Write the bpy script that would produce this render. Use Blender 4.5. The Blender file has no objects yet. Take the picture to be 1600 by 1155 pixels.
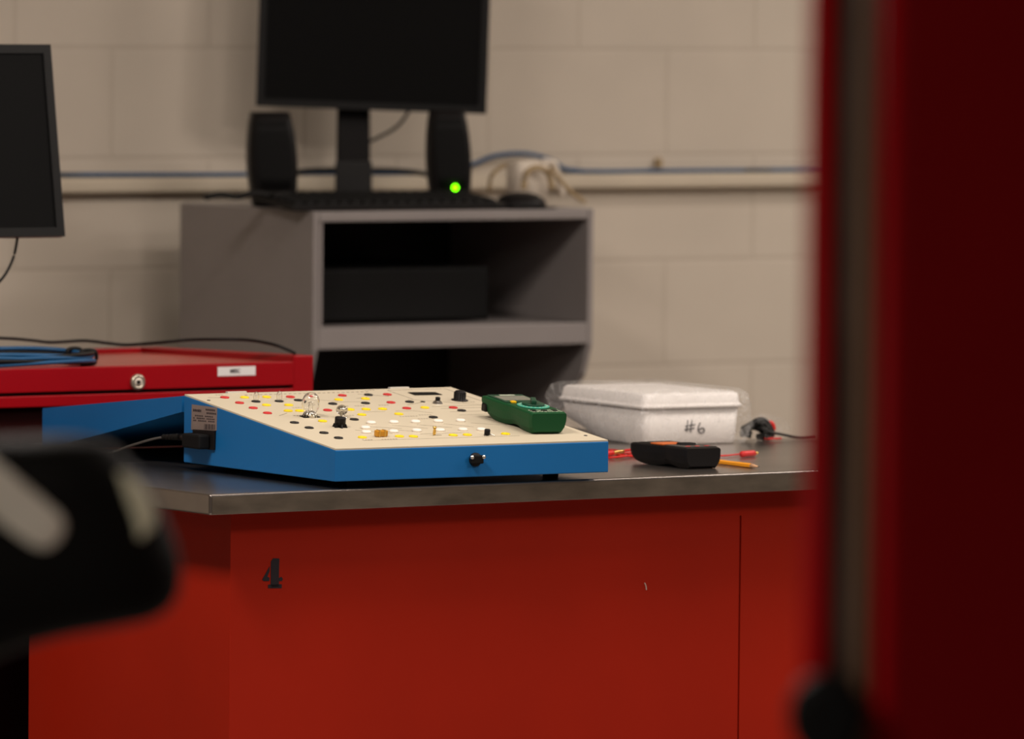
import bpy, bmesh, math, random
from mathutils import Vector, Matrix
import numpy as np
C = bpy.context.scene.collection
R = math.radians
random.seed(7)

# ------------------------------------------------------------------ camera
FPX = 10825.0
PIT, ROL = R(3.22054), R(.53058)
CAM = np.array([0, 0, 1.62])
cp, sp, cr, sr = math.cos(PIT), math.sin(PIT), math.cos(ROL), math.sin(ROL)
RM = np.array([[cr, sr, 0], [-sr, cr, 0], [0, 0, 1]]) @ np.array([[1, 0, 0], [0, sp, cp], [0, cp, -sp]])
cd = bpy.data.cameras.new('camera'); cam = bpy.data.objects.new('camera', cd); C.objects.link(cam)
cd.sensor_width = 36; cd.lens = FPX / 1600 * 36
cd.clip_start = .05; cd.clip_end = 60
m = Matrix.Identity(4)
for i in range(3):
    m[i][0] = RM[0][i]; m[i][1] = RM[1][i]; m[i][2] = -RM[2][i]; m[i][3] = CAM[i]
cam.matrix_world = m
cd.dof.use_dof = True; cd.dof.focus_distance = 9.72
cd.dof.aperture_fstop = cd.lens / 1000 / .043
bpy.context.scene.camera = cam
vs = bpy.context.scene.view_settings
vs.view_transform = 'Standard'; vs.look = 'None'; vs.gamma = 1; vs.exposure = -0.15; vs.use_curve_mapping = False

w = bpy.data.worlds.new('world'); bpy.context.scene.world = w; w.use_nodes = True
w.node_tree.nodes['Background'].inputs[0].default_value = (1, .9, .78, 1)
w.node_tree.nodes['Background'].inputs[1].default_value = .05

YW = R(32.06)
WALL = np.array([-.738, 12.7304, 1.4886])
def roomw(x, y, z):            # room frame (x along the back wall, y away from it is negative) to world
    return (WALL[0] + x * math.cos(YW) - y * math.sin(YW), WALL[1] + x * math.sin(YW) + y * math.cos(YW), z)
CEIL = 3.1
def ceiling_or_fill_lamp(x, y, sx, sy, power, col=(1, .885, .80)):
    l = bpy.data.lights.new('ceiling_or_fill_light', 'AREA'); l.shape = 'RECTANGLE'; l.size = sx; l.size_y = sy
    l.energy = power; l.color = col
    o = bpy.data.objects.new('ceiling_or_fill_light', l); o.location = roomw(x, y, CEIL - .03); o.rotation_euler = (0, 0, YW)
    C.objects.link(o)
ceiling_or_fill_lamp(-.2, -6.3, .6, .9, 72)      # row in front of the bench
ceiling_or_fill_lamp(-2.9, -3.7, .5, 1.2, 105)    # row above the bench
ceiling_or_fill_lamp(-.6, -3.4, 1.2, .5, 36)
ceiling_or_fill_lamp(1.6, -3.4, 1.2, .5, 38)
ceiling_or_fill_lamp(2.9, -5.0, .6, 1.2, 72)  # unseen, added to brighten the right side of the wall
ceiling_or_fill_lamp(3.2, -1.7, 1.2, .5, 55)  # unseen wall washer, added to lift the back wall
ceiling_or_fill_lamp(-6.5, -8.2, 1.2, .6, 66)  # unseen fill from the camera side, added to brighten the foreground

# ------------------------------------------------------------------ helpers
def ray(x, y): return RM.T @ np.array([(x - 800) / FPX, (577.5 - y) / FPX, 1])
class Fr:
    """a place in the room: origin and turn about z; gives local coordinates of sight lines on its planes"""
    def __init__(s, o, yaw):
        s.o = np.array(o, float); s.yaw = yaw
        s.M = np.array([[math.cos(yaw), -math.sin(yaw), 0], [math.sin(yaw), math.cos(yaw), 0], [0, 0, 1]])
    def hit(s, x, y, ax, v):
        o = s.M.T @ (CAM - s.o); d = s.M.T @ ray(x, y); t = (v - o[ax]) / d[ax]; return o + d * t
    def w(s, p): return s.o + s.M @ np.array(p, float)
def tag(o, label=None, cat=None, group=None, kind=None):
    if label: o['label'] = label
    if cat: o['category'] = cat
    if group: o['group'] = group
    if kind: o['kind'] = kind
    return o
def thing(name, label, cat, fr, group=None):
    o = bpy.data.objects.new(name, None); C.objects.link(o); o.empty_display_size = .05
    o.location = tuple(fr.o); o.rotation_euler = (0, 0, fr.yaw)
    return tag(o, label, cat, group)
class MB:
    def __init__(s): s.v = []; s.f = []; s.sm = []
    def add(s, vs, fs, smooth=False):
        n = len(s.v); s.v += [tuple(map(float, p)) for p in vs]; s.f += [tuple(i + n for i in f) for f in fs]; s.sm += [smooth] * len(fs); return s
    def box(s, x0, x1, y0, y1, z0, z1):
        vs = [(x, y, z) for z in (z0, z1) for y in (y0, y1) for x in (x0, x1)]
        return s.add(vs, [(0, 2, 3, 1), (4, 5, 7, 6), (0, 1, 5, 4), (2, 6, 7, 3), (0, 4, 6, 2), (1, 3, 7, 5)])
    def hexa(s, lo, hi):       # 4 bottom + 4 top corners, counter-clockwise
        return s.add(list(lo) + list(hi), [(3, 2, 1, 0), (4, 5, 6, 7), (0, 1, 5, 4), (1, 2, 6, 5), (2, 3, 7, 6), (3, 0, 4, 7)])
    def prism(s, poly, ax, a, b):
        n = len(poly)
        def P(p, t):
            q = list(p); q.insert(ax, t); return q
        return s.add([P(p, a) for p in poly] + [P(p, b) for p in poly],
                     [tuple(range(n))[::-1], tuple(range(n, 2 * n))] + [(i, (i + 1) % n, n + (i + 1) % n, n + i) for i in range(n)])
    def lathe(s, prof, M=None, n=24, cap=True):
        M = M or Matrix.Identity(4); vs = []; fs = []
        for r, z in prof:
            for k in range(n):
                a = 2 * math.pi * k / n; vs.append(M @ Vector((r * math.cos(a), r * math.sin(a), z)))
        for j in range(len(prof) - 1):
            for k in range(n):
                fs.append((j * n + k, j * n + (k + 1) % n, (j + 1) * n + (k + 1) % n, (j + 1) * n + k))
        if cap: fs += [tuple(range(n))[::-1], tuple(range((len(prof) - 1) * n, len(prof) * n))]
        return s.add(vs, fs, n > 8)
    def tube(s, pts, r, n=10, sub=6, closed=False):
        P = [Vector(p) for p in pts]; Q = []
        N = len(P)
        rng = range(N if closed else N - 1)
        for i in rng:
            p0 = P[i - 1] if (i > 0 or closed) else P[0]; p1 = P[i]; p2 = P[(i + 1) % N]; p3 = P[(i + 2) % N] if (i + 2 < N or closed) else P[-1]
            for k in range(sub):
                t = k / sub
                Q.append(.5 * ((2 * p1) + (-p0 + p2) * t + (2 * p0 - 5 * p1 + 4 * p2 - p3) * t * t + (-p0 + 3 * p1 - 3 * p2 + p3) * t ** 3))
        if not closed: Q.append(P[-1])
        rr = r if hasattr(r, '__len__') else None
        vs = []; up = Vector((0, 0, 1)); L = len(Q)
        for i, q in enumerate(Q):
            d = (Q[(i + 1) % L] - Q[i - 1]) if closed else (Q[min(i + 1, L - 1)] - Q[max(i - 1, 0)])
            d.normalize(); u = up if abs(d.dot(up)) < .95 else Vector((1, 0, 0))
            a = d.cross(u).normalized(); b = a.cross(d)
            ra = r if rr is None else rr[0] + (rr[1] - rr[0]) * i / (L - 1)
            vs += [q + (a * math.cos(2 * math.pi * k / n) + b * math.sin(2 * math.pi * k / n)) * ra for k in range(n)]
        fs = []
        for i in range(L if closed else L - 1):
            j = (i + 1) % L
            for k in range(n): fs.append((i * n + k, j * n + k, j * n + (k + 1) % n, i * n + (k + 1) % n))
        if not closed: fs += [tuple(range(n)), tuple(range((L - 1) * n, L * n))[::-1]]
        return s.add(vs, fs, True)
    def loft(s, rings, cap=True, smooth=True):
        n = len(rings[0]); vs = [p for r in rings for p in r]
        fs = [(j * n + k, j * n + (k + 1) % n, (j + 1) * n + (k + 1) % n, (j + 1) * n + k) for j in range(len(rings) - 1) for k in range(n)]
        s.add(vs, fs, smooth)
        if cap:
            s.add(rings[0], [tuple(range(n))[::-1]]); s.add(rings[-1], [tuple(range(n))])
        return s
    def build(s, name, mat, parent=None, bevel=0, seg=2, M=None):
        me = bpy.data.meshes.new(name); me.from_pydata(s.v, [], s.f)
        for i, p in enumerate(me.polygons): p.use_smooth = s.sm[i]
        if M is not None: me.transform(M)
        bm = bmesh.new(); bm.from_mesh(me); bmesh.ops.remove_doubles(bm, verts=bm.verts, dist=1e-7)
        bmesh.ops.recalc_face_normals(bm, faces=bm.faces); bm.to_mesh(me); bm.free()
        me.materials.append(mat)
        o = bpy.data.objects.new(name, me); C.objects.link(o)
        if parent: o.parent = parent
        if bevel:
            b = o.modifiers.new('bevel', 'BEVEL'); b.width = bevel; b.segments = seg; b.limit_method = 'ANGLE'; b.angle_limit = R(40)
            b.harden_normals = False
        return o
def place(mb_obj, fr):         # a top-level single mesh built in a frame
    mb_obj.location = tuple(fr.o); mb_obj.rotation_euler = (0, 0, fr.yaw); return mb_obj
def rring(w, d, r, z, cx=0, cy=0, n=5):
    out = []
    for (sx, sy, a0) in ((1, 1, 0), (-1, 1, 90), (-1, -1, 180), (1, -1, 270)):
        for k in range(n):
            a = R(a0 + 90 * k / (n - 1)); out.append((cx + sx * (w / 2 - r) + r * math.cos(a), cy + sy * (d / 2 - r) + r * math.sin(a), z))
    return out
def text_mesh(body, size, name, mat, parent, M, depth=.0002, font_bold=False):
    cu = bpy.data.curves.new(name, 'FONT'); cu.body = body; cu.size = size; cu.extrude = depth; cu.align_x = 'CENTER'; cu.align_y = 'CENTER'
    if font_bold: cu.offset = size * .02
    t = bpy.data.objects.new(name, cu); C.objects.link(t)
    dg = bpy.context.evaluated_depsgraph_get(); me = bpy.data.meshes.new_from_object(t.evaluated_get(dg))
    bpy.data.objects.remove(t); me.transform(M); me.materials.clear(); me.materials.append(mat)
    o = bpy.data.objects.new(name, me); C.objects.link(o); o.parent = parent; return o

# ------------------------------------------------------------------ materials
def mat(name, col, rough=.5, metal=0, var=.06, scale=6, bump=0, bscale=200, coat=0, spec=.28, emit=None, estr=0, stretch=None):
    ma = bpy.data.materials.new(name); ma.use_nodes = True; nt = ma.node_tree; b = nt.nodes['Principled BSDF']
    b.inputs['Roughness'].default_value = rough; b.inputs['Metallic'].default_value = metal
    b.inputs['Coat Weight'].default_value = coat; b.inputs['Specular IOR Level'].default_value = spec
    tc = nt.nodes.new('ShaderNodeTexCoord'); mp = nt.nodes.new('ShaderNodeMapping'); nt.links.new(tc.outputs['Object'], mp.inputs[0])
    if stretch: mp.inputs['Scale'].default_value = stretch
    no = nt.nodes.new('ShaderNodeTexNoise'); no.inputs['Scale'].default_value = scale; no.inputs['Detail'].default_value = 5
    nt.links.new(mp.outputs[0], no.inputs['Vector'])
    rp = nt.nodes.new('ShaderNodeValToRGB'); rp.color_ramp.elements[0].position = .3; rp.color_ramp.elements[1].position = .7
    lo = [c * (1 - var) for c in col]; hi = [min(1, c * (1 + var)) for c in col]
    rp.color_ramp.elements[0].color = (*lo, 1); rp.color_ramp.elements[1].color = (*hi, 1)
    nt.links.new(no.outputs[0], rp.inputs[0]); nt.links.new(rp.outputs[0], b.inputs['Base Color'])
    if bump:
        n2 = nt.nodes.new('ShaderNodeTexNoise'); n2.inputs['Scale'].default_value = bscale; nt.links.new(mp.outputs[0], n2.inputs['Vector'])
        bp = nt.nodes.new('ShaderNodeBump'); bp.inputs['Strength'].default_value = bump; bp.inputs['Distance'].default_value = .002
        nt.links.new(n2.outputs[0], bp.inputs['Height']); nt.links.new(bp.outputs[0], b.inputs['Normal'])
    if emit: b.inputs['Emission Color'].default_value = (*emit, 1); b.inputs['Emission Strength'].default_value = estr
    return ma
def glass(name, col=(1, 1, 1), rough=.03, ior=1.45):
    ma = bpy.data.materials.new(name); ma.use_nodes = True; b = ma.node_tree.nodes['Principled BSDF']
    b.inputs['Base Color'].default_value = (*col, 1); b.inputs['Transmission Weight'].default_value = 1; b.inputs['Roughness'].default_value = rough; b.inputs['IOR'].default_value = ior
    return ma
def film(name, opacity=.16, bscale=60, glint=.38):
    ma = bpy.data.materials.new(name); ma.use_nodes = True; nt = ma.node_tree; b = nt.nodes['Principled BSDF']
    b.inputs['Base Color'].default_value = (1, 1, .98, 1); b.inputs['Roughness'].default_value = .08; b.inputs['Specular IOR Level'].default_value = .9
    tr = nt.nodes.new('ShaderNodeBsdfTransparent'); mx = nt.nodes.new('ShaderNodeMixShader'); out = nt.nodes['Material Output']
    lw = nt.nodes.new('ShaderNodeLayerWeight'); lw.inputs[0].default_value = .35
    tc = nt.nodes.new('ShaderNodeTexCoord'); no = nt.nodes.new('ShaderNodeTexNoise'); no.inputs['Scale'].default_value = bscale; no.inputs['Detail'].default_value = 6; no.inputs['Distortion'].default_value = 1.5
    nt.links.new(tc.outputs['Object'], no.inputs['Vector'])
    bp = nt.nodes.new('ShaderNodeBump'); bp.inputs['Strength'].default_value = 1; bp.inputs['Distance'].default_value = .006; nt.links.new(no.outputs[0], bp.inputs['Height'])
    nt.links.new(bp.outputs[0], b.inputs['Normal']); nt.links.new(bp.outputs[0], lw.inputs['Normal'])
    ad = nt.nodes.new('ShaderNodeMath'); ad.operation = 'MULTIPLY_ADD'; ad.inputs[1].default_value = .14; ad.inputs[2].default_value = opacity
    nt.links.new(lw.outputs['Facing'], ad.inputs[0])
    n2 = nt.nodes.new('ShaderNodeTexNoise'); n2.inputs['Scale'].default_value = 26; n2.inputs['Detail'].default_value = 5; n2.inputs['Distortion'].default_value = 2.2  # white opacity streaks imitate highlights on the film's wrinkles
    nt.links.new(tc.outputs['Object'], n2.inputs['Vector'])
    rp = nt.nodes.new('ShaderNodeValToRGB'); cr_ = rp.color_ramp; cr_.elements[0].position = .485; cr_.elements[0].color = (0, 0, 0, 1); cr_.elements[1].position = .535; cr_.elements[1].color = (0, 0, 0, 1)
    e_ = cr_.elements.new(.51); e_.color = (1, 1, 1, 1)
    nt.links.new(n2.outputs[0], rp.inputs[0])
    a2 = nt.nodes.new('ShaderNodeMath'); a2.operation = 'MULTIPLY_ADD'; a2.inputs[1].default_value = glint; nt.links.new(rp.outputs[0], a2.inputs[0]); nt.links.new(ad.outputs[0], a2.inputs[2])
    nt.links.new(a2.outputs[0], mx.inputs[0])
    nt.links.new(tr.outputs[0], mx.inputs[1]); nt.links.new(b.outputs[0], mx.inputs[2]); nt.links.new(mx.outputs[0], out.inputs['Surface'])
    return ma
def block_wall():
    ma = bpy.data.materials.new('painted_block'); ma.use_nodes = True; nt = ma.node_tree; b = nt.nodes['Principled BSDF']; b.inputs['Roughness'].default_value = .6
    tc = nt.nodes.new('ShaderNodeTexCoord'); mp = nt.nodes.new('ShaderNodeMapping')
    # wall is built in the room frame: x along, z up; bring (x, z) to the brick texture's plane
    sx = nt.nodes.new('ShaderNodeSeparateXYZ'); cx = nt.nodes.new('ShaderNodeCombineXYZ')
    nt.links.new(tc.outputs['Object'], sx.inputs[0])
    ax = nt.nodes.new('ShaderNodeMath'); ax.operation = 'ADD'; ax.inputs[1].default_value = WX
    az = nt.nodes.new('ShaderNodeMath'); az.operation = 'ADD'; az.inputs[1].default_value = WZ
    nt.links.new(sx.outputs['X'], ax.inputs[0]); nt.links.new(sx.outputs['Z'], az.inputs[0])
    nt.links.new(ax.outputs[0], cx.inputs[0]); nt.links.new(az.outputs[0], cx.inputs[1])
    br = nt.nodes.new('ShaderNodeTexBrick'); br.inputs['Scale'].default_value = 1; br.inputs['Brick Width'].default_value = .406; br.inputs['Row Height'].default_value = .203
    br.inputs['Mortar Size'].default_value = .005; br.inputs['Mortar Smooth'].default_value = .6; br.offset = .5; br.offset_frequency = 2
    br.inputs['Color1'].default_value = (.68, .60, .495, 1); br.inputs['Color2'].default_value = (.66, .58, .478, 1); br.inputs['Mortar'].default_value = (.62, .54, .44, 1)
    nt.links.new(cx.outputs[0], br.inputs['Vector'])
    no = nt.nodes.new('ShaderNodeTexNoise'); no.inputs['Scale'].default_value = 5; no.inputs['Detail'].default_value = 6; nt.links.new(tc.outputs['Object'], no.inputs['Vector'])
    mx = nt.nodes.new('ShaderNodeMixRGB'); mx.blend_type = 'MULTIPLY'; mx.inputs[0].default_value = .16
    nt.links.new(br.outputs['Color'], mx.inputs[1]); nt.links.new(no.outputs[0], mx.inputs[2]); nt.links.new(mx.outputs[0], b.inputs['Base Color'])
    iv = nt.nodes.new('ShaderNodeMath'); iv.operation = 'SUBTRACT'; iv.inputs[0].default_value = 1; nt.links.new(br.outputs['Fac'], iv.inputs[1])
    bp = nt.nodes.new('ShaderNodeBump'); bp.inputs['Strength'].default_value = .35; bp.inputs['Distance'].default_value = .004
    nt.links.new(iv.outputs[0], bp.inputs['Height']); nt.links.new(bp.outputs[0], b.inputs['Normal'])
    return ma
WX, WZ = 0.0, 0.0      # set below
M = {}
M['orange_red'] = mat('bench_red_paint', (.33, .013, .003), .55, var=.08, scale=3, bump=.05, bscale=60, spec=.12)
M['red'] = mat('tool_cabinet_red', (.30, .001, .005), .35, var=.05, spec=.25)
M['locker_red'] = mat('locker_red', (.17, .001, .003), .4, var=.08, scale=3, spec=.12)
M['locker_lit'] = mat('locker_red_lit', (.40, .002, .005), .4, var=.06, scale=3, spec=.08)  # brighter copy of the locker red, lit edges put into the colour
M['blue'] = mat('trainer_blue', (.007, .125, .35), .45, var=.04, bump=.03)
M['cream'] = mat('panel_cream', (.575, .51, .38), .45, var=.02)
M['steel'] = mat('worn_steel', (.37, .335, .31), .28, 1, var=.18, scale=5, bump=.05, bscale=30)
M['steel_edge'] = mat('steel_edge', (.26, .22, .175), .42, 1, var=.25, scale=14, stretch=(1, 1, 3))
M['grey'] = mat('cabinet_grey', (.29, .262, .252), .45, var=.04)
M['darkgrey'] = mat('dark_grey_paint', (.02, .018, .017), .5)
M['black'] = mat('black_plastic', (.010, .009, .009), .45, var=.1, spec=.14)
M['rubber'] = mat('black_rubber', (.007, .007, .007), .6, spec=.12)
M['screen'] = mat('lcd_black', (.005, .005, .005), .45, var=.02, spec=.06)
M['bezel'] = mat('bezel_black', (.006, .006, .006), .4, var=.05, spec=.25)
M['blackjack'] = mat('jack_black', (.018, .016, .015), .4)
M['redjack'] = mat('jack_red', (.55, .03, .03), .35)
M['yellow'] = mat('jack_yellow', (.90, .68, .01), .3)
M['white'] = mat('jack_white', (.86, .80, .72), .4)
M['green'] = mat('meter_green', (.008, .060, .020), .5, bump=.04, bscale=300, spec=.15)
M['green_d'] = mat('meter_green_dark', (.008, .05, .025), .4)
M['teal'] = mat('dial_teal', (.05, .34, .24), .4)
M['lcd'] = mat('lcd_grey', (.17, .18, .14), .2)
M['ybut'] = mat('button_yellow', (.85, .5, .01), .4)
M['orange'] = mat('meter_orange', (.55, .13, .03), .5)
M['print_w'] = mat('print_pale', (.5, .55, .42), .5)
M['print_k'] = mat('print_dark', (.2, .16, .11), .6)
M['casew'] = mat('case_white', (.70, .67, .64), .35, var=.03)
M['film'] = film('clear_film', .02, 45, .28)
M['film_thin'] = film('thin_clear_film', -.03, 70, .16)
M['ink'] = mat('marker_ink', (.02, .015, .02), .5)
M['chrome'] = mat('chrome', (.75, .72, .66), .2, 1)
M['hinge_plate'] = mat('hinge_plate', (.72, .68, .60), .45, .5)
M['brass'] = mat('brass', (.75, .48, .12), .3, 1)
M['amber'] = mat('amber_part', (.55, .25, .02), .3)
M['glass'] = glass('clear_glass')
M['wire_red'] = mat('wire_red', (.55, .015, .012), .35)
M['wire_black'] = mat('wire_black', (.008, .0075, .007), .4, spec=.2)
M['cable_grey'] = mat('cable_dark_grey', (.05, .045, .04), .45)
M['cable_blue'] = mat('cable_blue', (.015, .085, .20), .4)
M['cable_navy'] = mat('cable_navy', (.03, .07, .17), .5)
M['pencil'] = mat('pencil_orange', (.85, .33, .02), .35)
M['wood'] = mat('pencil_wood', (.62, .36, .2), .6)
M['label'] = mat('label_white', (.75, .72, .70), .5)
M['plate'] = mat('rating_plate', (.22, .17, .15), .5, var=.1, scale=40)
M['raceway'] = mat('raceway_cream', (.62, .54, .42), .5)
M['beige'] = mat('beige_plastic', (.72, .64, .54), .5)
M['tan'] = mat('tan_cord', (.40, .29, .16), .5)
M['led'] = mat('led_green', (.1, .5, .02), .4, emit=(.14, .9, .0), estr=9)
M['palehighlight'] = mat('pale_highlight', (.78, .77, .67), .4, var=.12, scale=14)  # colour of a painted-in highlight on the black housing
M['floor'] = mat('floor_concrete', (.22, .2, .18), .4, var=.1, scale=2)
M['ceil'] = mat('ceiling_tile', (.6, .57, .52), .8)
M['plainwall'] = mat('plain_wall', (.30, .26, .21), .7)
M['scratch'] = mat('scratch_pale', (.6, .5, .42), .5)
M['hinge_metal'] = mat('slide_metal', (.13, .10, .08), .5, .2, var=.35, scale=9)

# ------------------------------------------------------------------ the room
FR = Fr((WALL[0], WALL[1], 0), YW)
# mortar joints: joint of the second visible course at x=174 px, course line at y=249 px
j = FR.hit(174, 333, 1, 0); l1 = FR.hit(640, 76, 1, 0); l3 = FR.hit(640, 413, 1, 0)
ROWH = .203
WZ = 20 * ROWH - l3[2]
WX = 20 * .406 - j[0]
# row k holds z in [k*h, (k+1)*h]; odd rows are offset by half a block in the texture
M['wall'] = block_wall()
def struct(name, mb, ma):
    o = place(mb.build(name, ma), FR); o['kind'] = 'structure'; return o
X0, X1, Y0 = -9.0, 6.0, -14.5
struct('floor', MB().box(X0, X1, Y0, 0, -.1, 0), M['floor'])
struct('ceiling', MB().box(X0, X1, Y0, 0, CEIL, CEIL + .1), M['ceil'])
struct('wall_back', MB().box(X0 - .15, X1 + .15, 0, .15, 0, CEIL), M['wall'])
struct('wall_front', MB().box(X0 - .15, X1 + .15, Y0 - .15, Y0, 0, CEIL), M['plainwall'])
struct('wall_left', MB().box(X0 - .15, X0, Y0, 0, 0, CEIL), M['plainwall'])
struct('wall_right', MB().box(X1, X1 + .15, Y0, 0, 0, CEIL), M['plainwall'])

# raceway along the wall with blue cables lying on it
def wallpts(pts, off): return [FR.hit(x, y, 1, -off) for x, y in pts]
zr = [FR.hit(100, 279, 1, -.03)[2], FR.hit(100, 303, 1, -.03)[2]]
mb = MB(); mb.box(X0 + .2, X1 - .2, -.034, -.0005, zr[1], zr[0])
tag(place(mb.build('cable_raceway', M['raceway'], bevel=.007, seg=3), FR), 'cream painted cable raceway running along the block wall', 'cable raceway')
def cable(name, pts, r, ma, label, fr=None, cat='cable', group=None):
    o = MB().tube(pts, r).build(name, ma)
    if fr: place(o, fr)
    return tag(o, label, cat, group)
def above(pts, r_): return [(a, b, max(c, zr[0] + r_ + .0004)) for a, b, c in pts]
p = wallpts([(-2200, 273), (-60, 273), (100, 273), (300, 273), (390, 274), (500, 270), (620, 276), (700, 270), (740, 256), (775, 243), (820, 240), (860, 250), (885, 265), (930, 274), (1010, 276), (1100, 281), (1200, 284), (1400, 284), (3400, 284)], .02)
cable('network_cable', above(p, .0042), .0042, M['cable_blue'], 'blue network cable lying on top of the wall raceway and arching behind the mouse', FR, group='network cables along the wall')
p = wallpts([(870, 262), (930, 273), (1020, 274), (1100, 270), (1260, 266), (1400, 264), (3300, 264)], .012)
cable('network_cable', above(p, .0036), .0036, M['cable_navy'], 'darker blue cable, the upper one on the wall right of the grey cabinet', FR, group='network cables along the wall')
n = FR.hit(1026, 258, 1, 0)
tag(place(MB().box(n[0] - .006, n[0] + .006, -.012, -.0005, n[2] - .014, n[2] + .014).build('cable_clip', M['tan'], bevel=.002), FR), 'small brown cable clip on the wall above the raceway', 'cable clip')

# ------------------------------------------------------------------ grey cabinet by the wall
KC = 1.49
FC = Fr((-.3527, 12.2171, 0), R(31.745)); CW, CDp, CT = .5859, .4861, 1.2083
t = thing('computer_cabinet', 'grey steel open-shelf cabinet standing against the block wall', 'cabinet', FC)
def sidepoly(): return [(0, CT), (0, CT - .246), (.02, CT - .30), (.12, CT - .40), (.12, 0), (CDp, 0), (CDp, CT)]
MB().prism(sidepoly(), 0, 0, .012).build('side_panel', M['grey'], t, bevel=.002)
MB().prism(sidepoly(), 0, CW - .012, CW).build('side_panel', M['grey'], t, bevel=.002)
MB().box(.012, CW - .012, 0, CDp, CT - .019, CT - .0005).build('top_panel', M['grey'], t, bevel=.003)
mb = MB().box(.012, CW - .012, .012, CDp - .01, CT - .2165, CT - .2065); mb.box(.012, CW - .012, 0, .012, CT - .2447, CT - .2065)
mb.build('shelf', M['grey'], t, bevel=.002)
MB().box(0.0125, .0185, -.001, .012, CT - .2065, CT - .019).build('front_frame', M['grey'], t)
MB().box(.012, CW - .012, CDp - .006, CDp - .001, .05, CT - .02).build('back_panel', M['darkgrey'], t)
MB().box(.012, CW - .012, .13, CDp - .01, .06, .08).build('shelf', M['grey'], t, bevel=.002)
# black computers inside
def in_cab(x, y, z): return Fr(FC.w((x, y, z)), FC.yaw)
f = in_cab(.03, .09, CT - .2065)
t = thing('desktop_computer', 'black desktop computer lying on the shelf of the grey cabinet', 'computer', f)
MB().box(0, .39, 0, .33, 0.004, .10).build('case', M['rubber'], t, bevel=.004)
MB().box(.006, .384, -.004, 0, .008, .096).build('front_bezel', M['rubber'], t, bevel=.002)
f = in_cab(.04, .14, .08)
t = thing('computer_tower', 'black computer tower standing on the bottom of the grey cabinet', 'computer', f)
MB().box(0, .22, 0, .32, 0.001, .78).build('case', M['black'], t, bevel=.006)
MB().box(.005, .215, -.006, 0, .006, .775).build('front_bezel', M['bezel'], t, bevel=.003)

def on_cab(px_, py_, y): # local x for a thing seen at px_ and standing at depth y on the cabinet top
    return FC.hit(px_, py_, 1, y)
def monitor(name_lab, fr, wd, ht, tilt, roll, z0, bezel, neck=None, base=None):
    t = thing('computer_monitor', name_lab, 'monitor', fr, 'black computer monitors')
    Mx = Matrix.Translation((0, 0, z0)) @ Matrix.Rotation(roll, 4, 'Y') @ Matrix.Rotation(-tilt, 4, 'X')
    mb = MB()
    mb.box(-wd / 2, wd / 2, .0, .018, 0, bezel); mb.box(-wd / 2, wd / 2, .0, .018, ht - bezel, ht)
    mb.box(-wd / 2, -wd / 2 + bezel, .0, .018, bezel, ht - bezel); mb.box(wd / 2 - bezel, wd / 2, .0, .018, bezel, ht - bezel)
    mb.build('bezel', M['bezel'], t, M=Mx)
    MB().box(-wd / 2 + bezel, wd / 2 - bezel, .003, .012, bezel, ht - bezel).build('screen', M['screen'], t, M=Mx)
    MB().loft([[(x, y, z) for x, z in ((-wd / 2 * s, ht / 2 - ht / 2 * s), (wd / 2 * s, ht / 2 - ht / 2 * s), (wd / 2 * s, ht / 2 + ht / 2 * s), (-wd / 2 * s, ht / 2 + ht / 2 * s))] for y, s in ((.018, 1), (.03, .93), (.045, .7))], smooth=False).build('back_cover', M['black'], t, M=Mx)
    return t
c0 = on_cab(580, 172, .40)
f = Fr(FC.w((c0[0], .40, CT)), R(4))
z0 = c0[2] - CT
t = monitor('black computer monitor standing on top of the grey cabinet', f, .424, .335, R(2), R(1.55), z0, .014)
mb = MB().hexa([(-.062, .040, .012), (.002, .040, .012), (.002, .055, .012), (-.062, .055, .012)], [(-.060, .050, .20), (.0, .050, .20), (.0, .062, .20), (-.060, .062, .20)])
mb.build('neck', M['black'], t, bevel=.004)
MB().box(-.064, .004, .028, .040, .012, .075).build('neck_cover', mat('stand_grey', (.022, .022, .022), .4), t, bevel=.003)
MB().loft([rring(.20, .10, .045, z, -.03, .02) for z in (0.0005, .010)] + [rring(.18, .08, .038, .013, -.03, .02)]).build('base', M['black'], t)
c1 = FC.hit(640, 172, 1, .44); c2 = FC.hit(570, 225, 1, .45)
MB().tube([f.M.T @ (FC.w(q) - f.o) for q in (c1, FC.hit(618, 200, 1, .45), c2)], .003).build('cable', M['wire_black'], t)
def speaker(pxc, ytop, lab, y, led, wpx):
    c = FC.hit(pxc, 300, 1, y); f = Fr(FC.w((c[0], y, CT)), R(8))
    t = thing('computer_speaker', lab, 'speaker', f, 'computer speakers on the grey cabinet')
    zt = FC.hit(pxc, ytop, 1, y)[2] - CT; s = wpx / 880 / 2
    rings = []
    for k in range(9):
        u = k / 8; z = .001 + u * zt; ww = s * 2 * (.80 + .24 * math.sin(math.pi * min(1, u * .95 + .05)) ** .8); dd = ww * 1.0
        rings.append(rring(ww, dd, .014, z, (u - .5) * -.008, .0))
    MB().loft(rings).build('housing', M['black'], t, bevel=.0)
    rings = [rring(s * 1.5 * (.85 + .2 * math.sin(math.pi * k / 6)), .004, .0019, .035 + (zt - .05) * k / 6, (k / 6 - .5) * -.008, -s * .97 - .002) for k in range(7)]
    MB().loft(rings).build('grille', M['rubber'], t)
    if led:
        q = FC.hit(706, 292, 1, y); q = f.M.T @ (FC.w(q) - f.o)
        o = MB().lathe([(.0048, 0), (.0048, .003), (.003, .0045)], Matrix.Translation((q[0], -s - .004, q[2])) @ Matrix.Rotation(R(90), 4, 'X')).build('power_light', M['led'], t)
        tag(o, 'glowing green power light')
speaker(424, 176, 'black computer speaker left of the monitor stand on the grey cabinet', .24, False, 74)
speaker(700, 172, 'black computer speaker with a green light right of the monitor stand', .20, True, 66)
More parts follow.
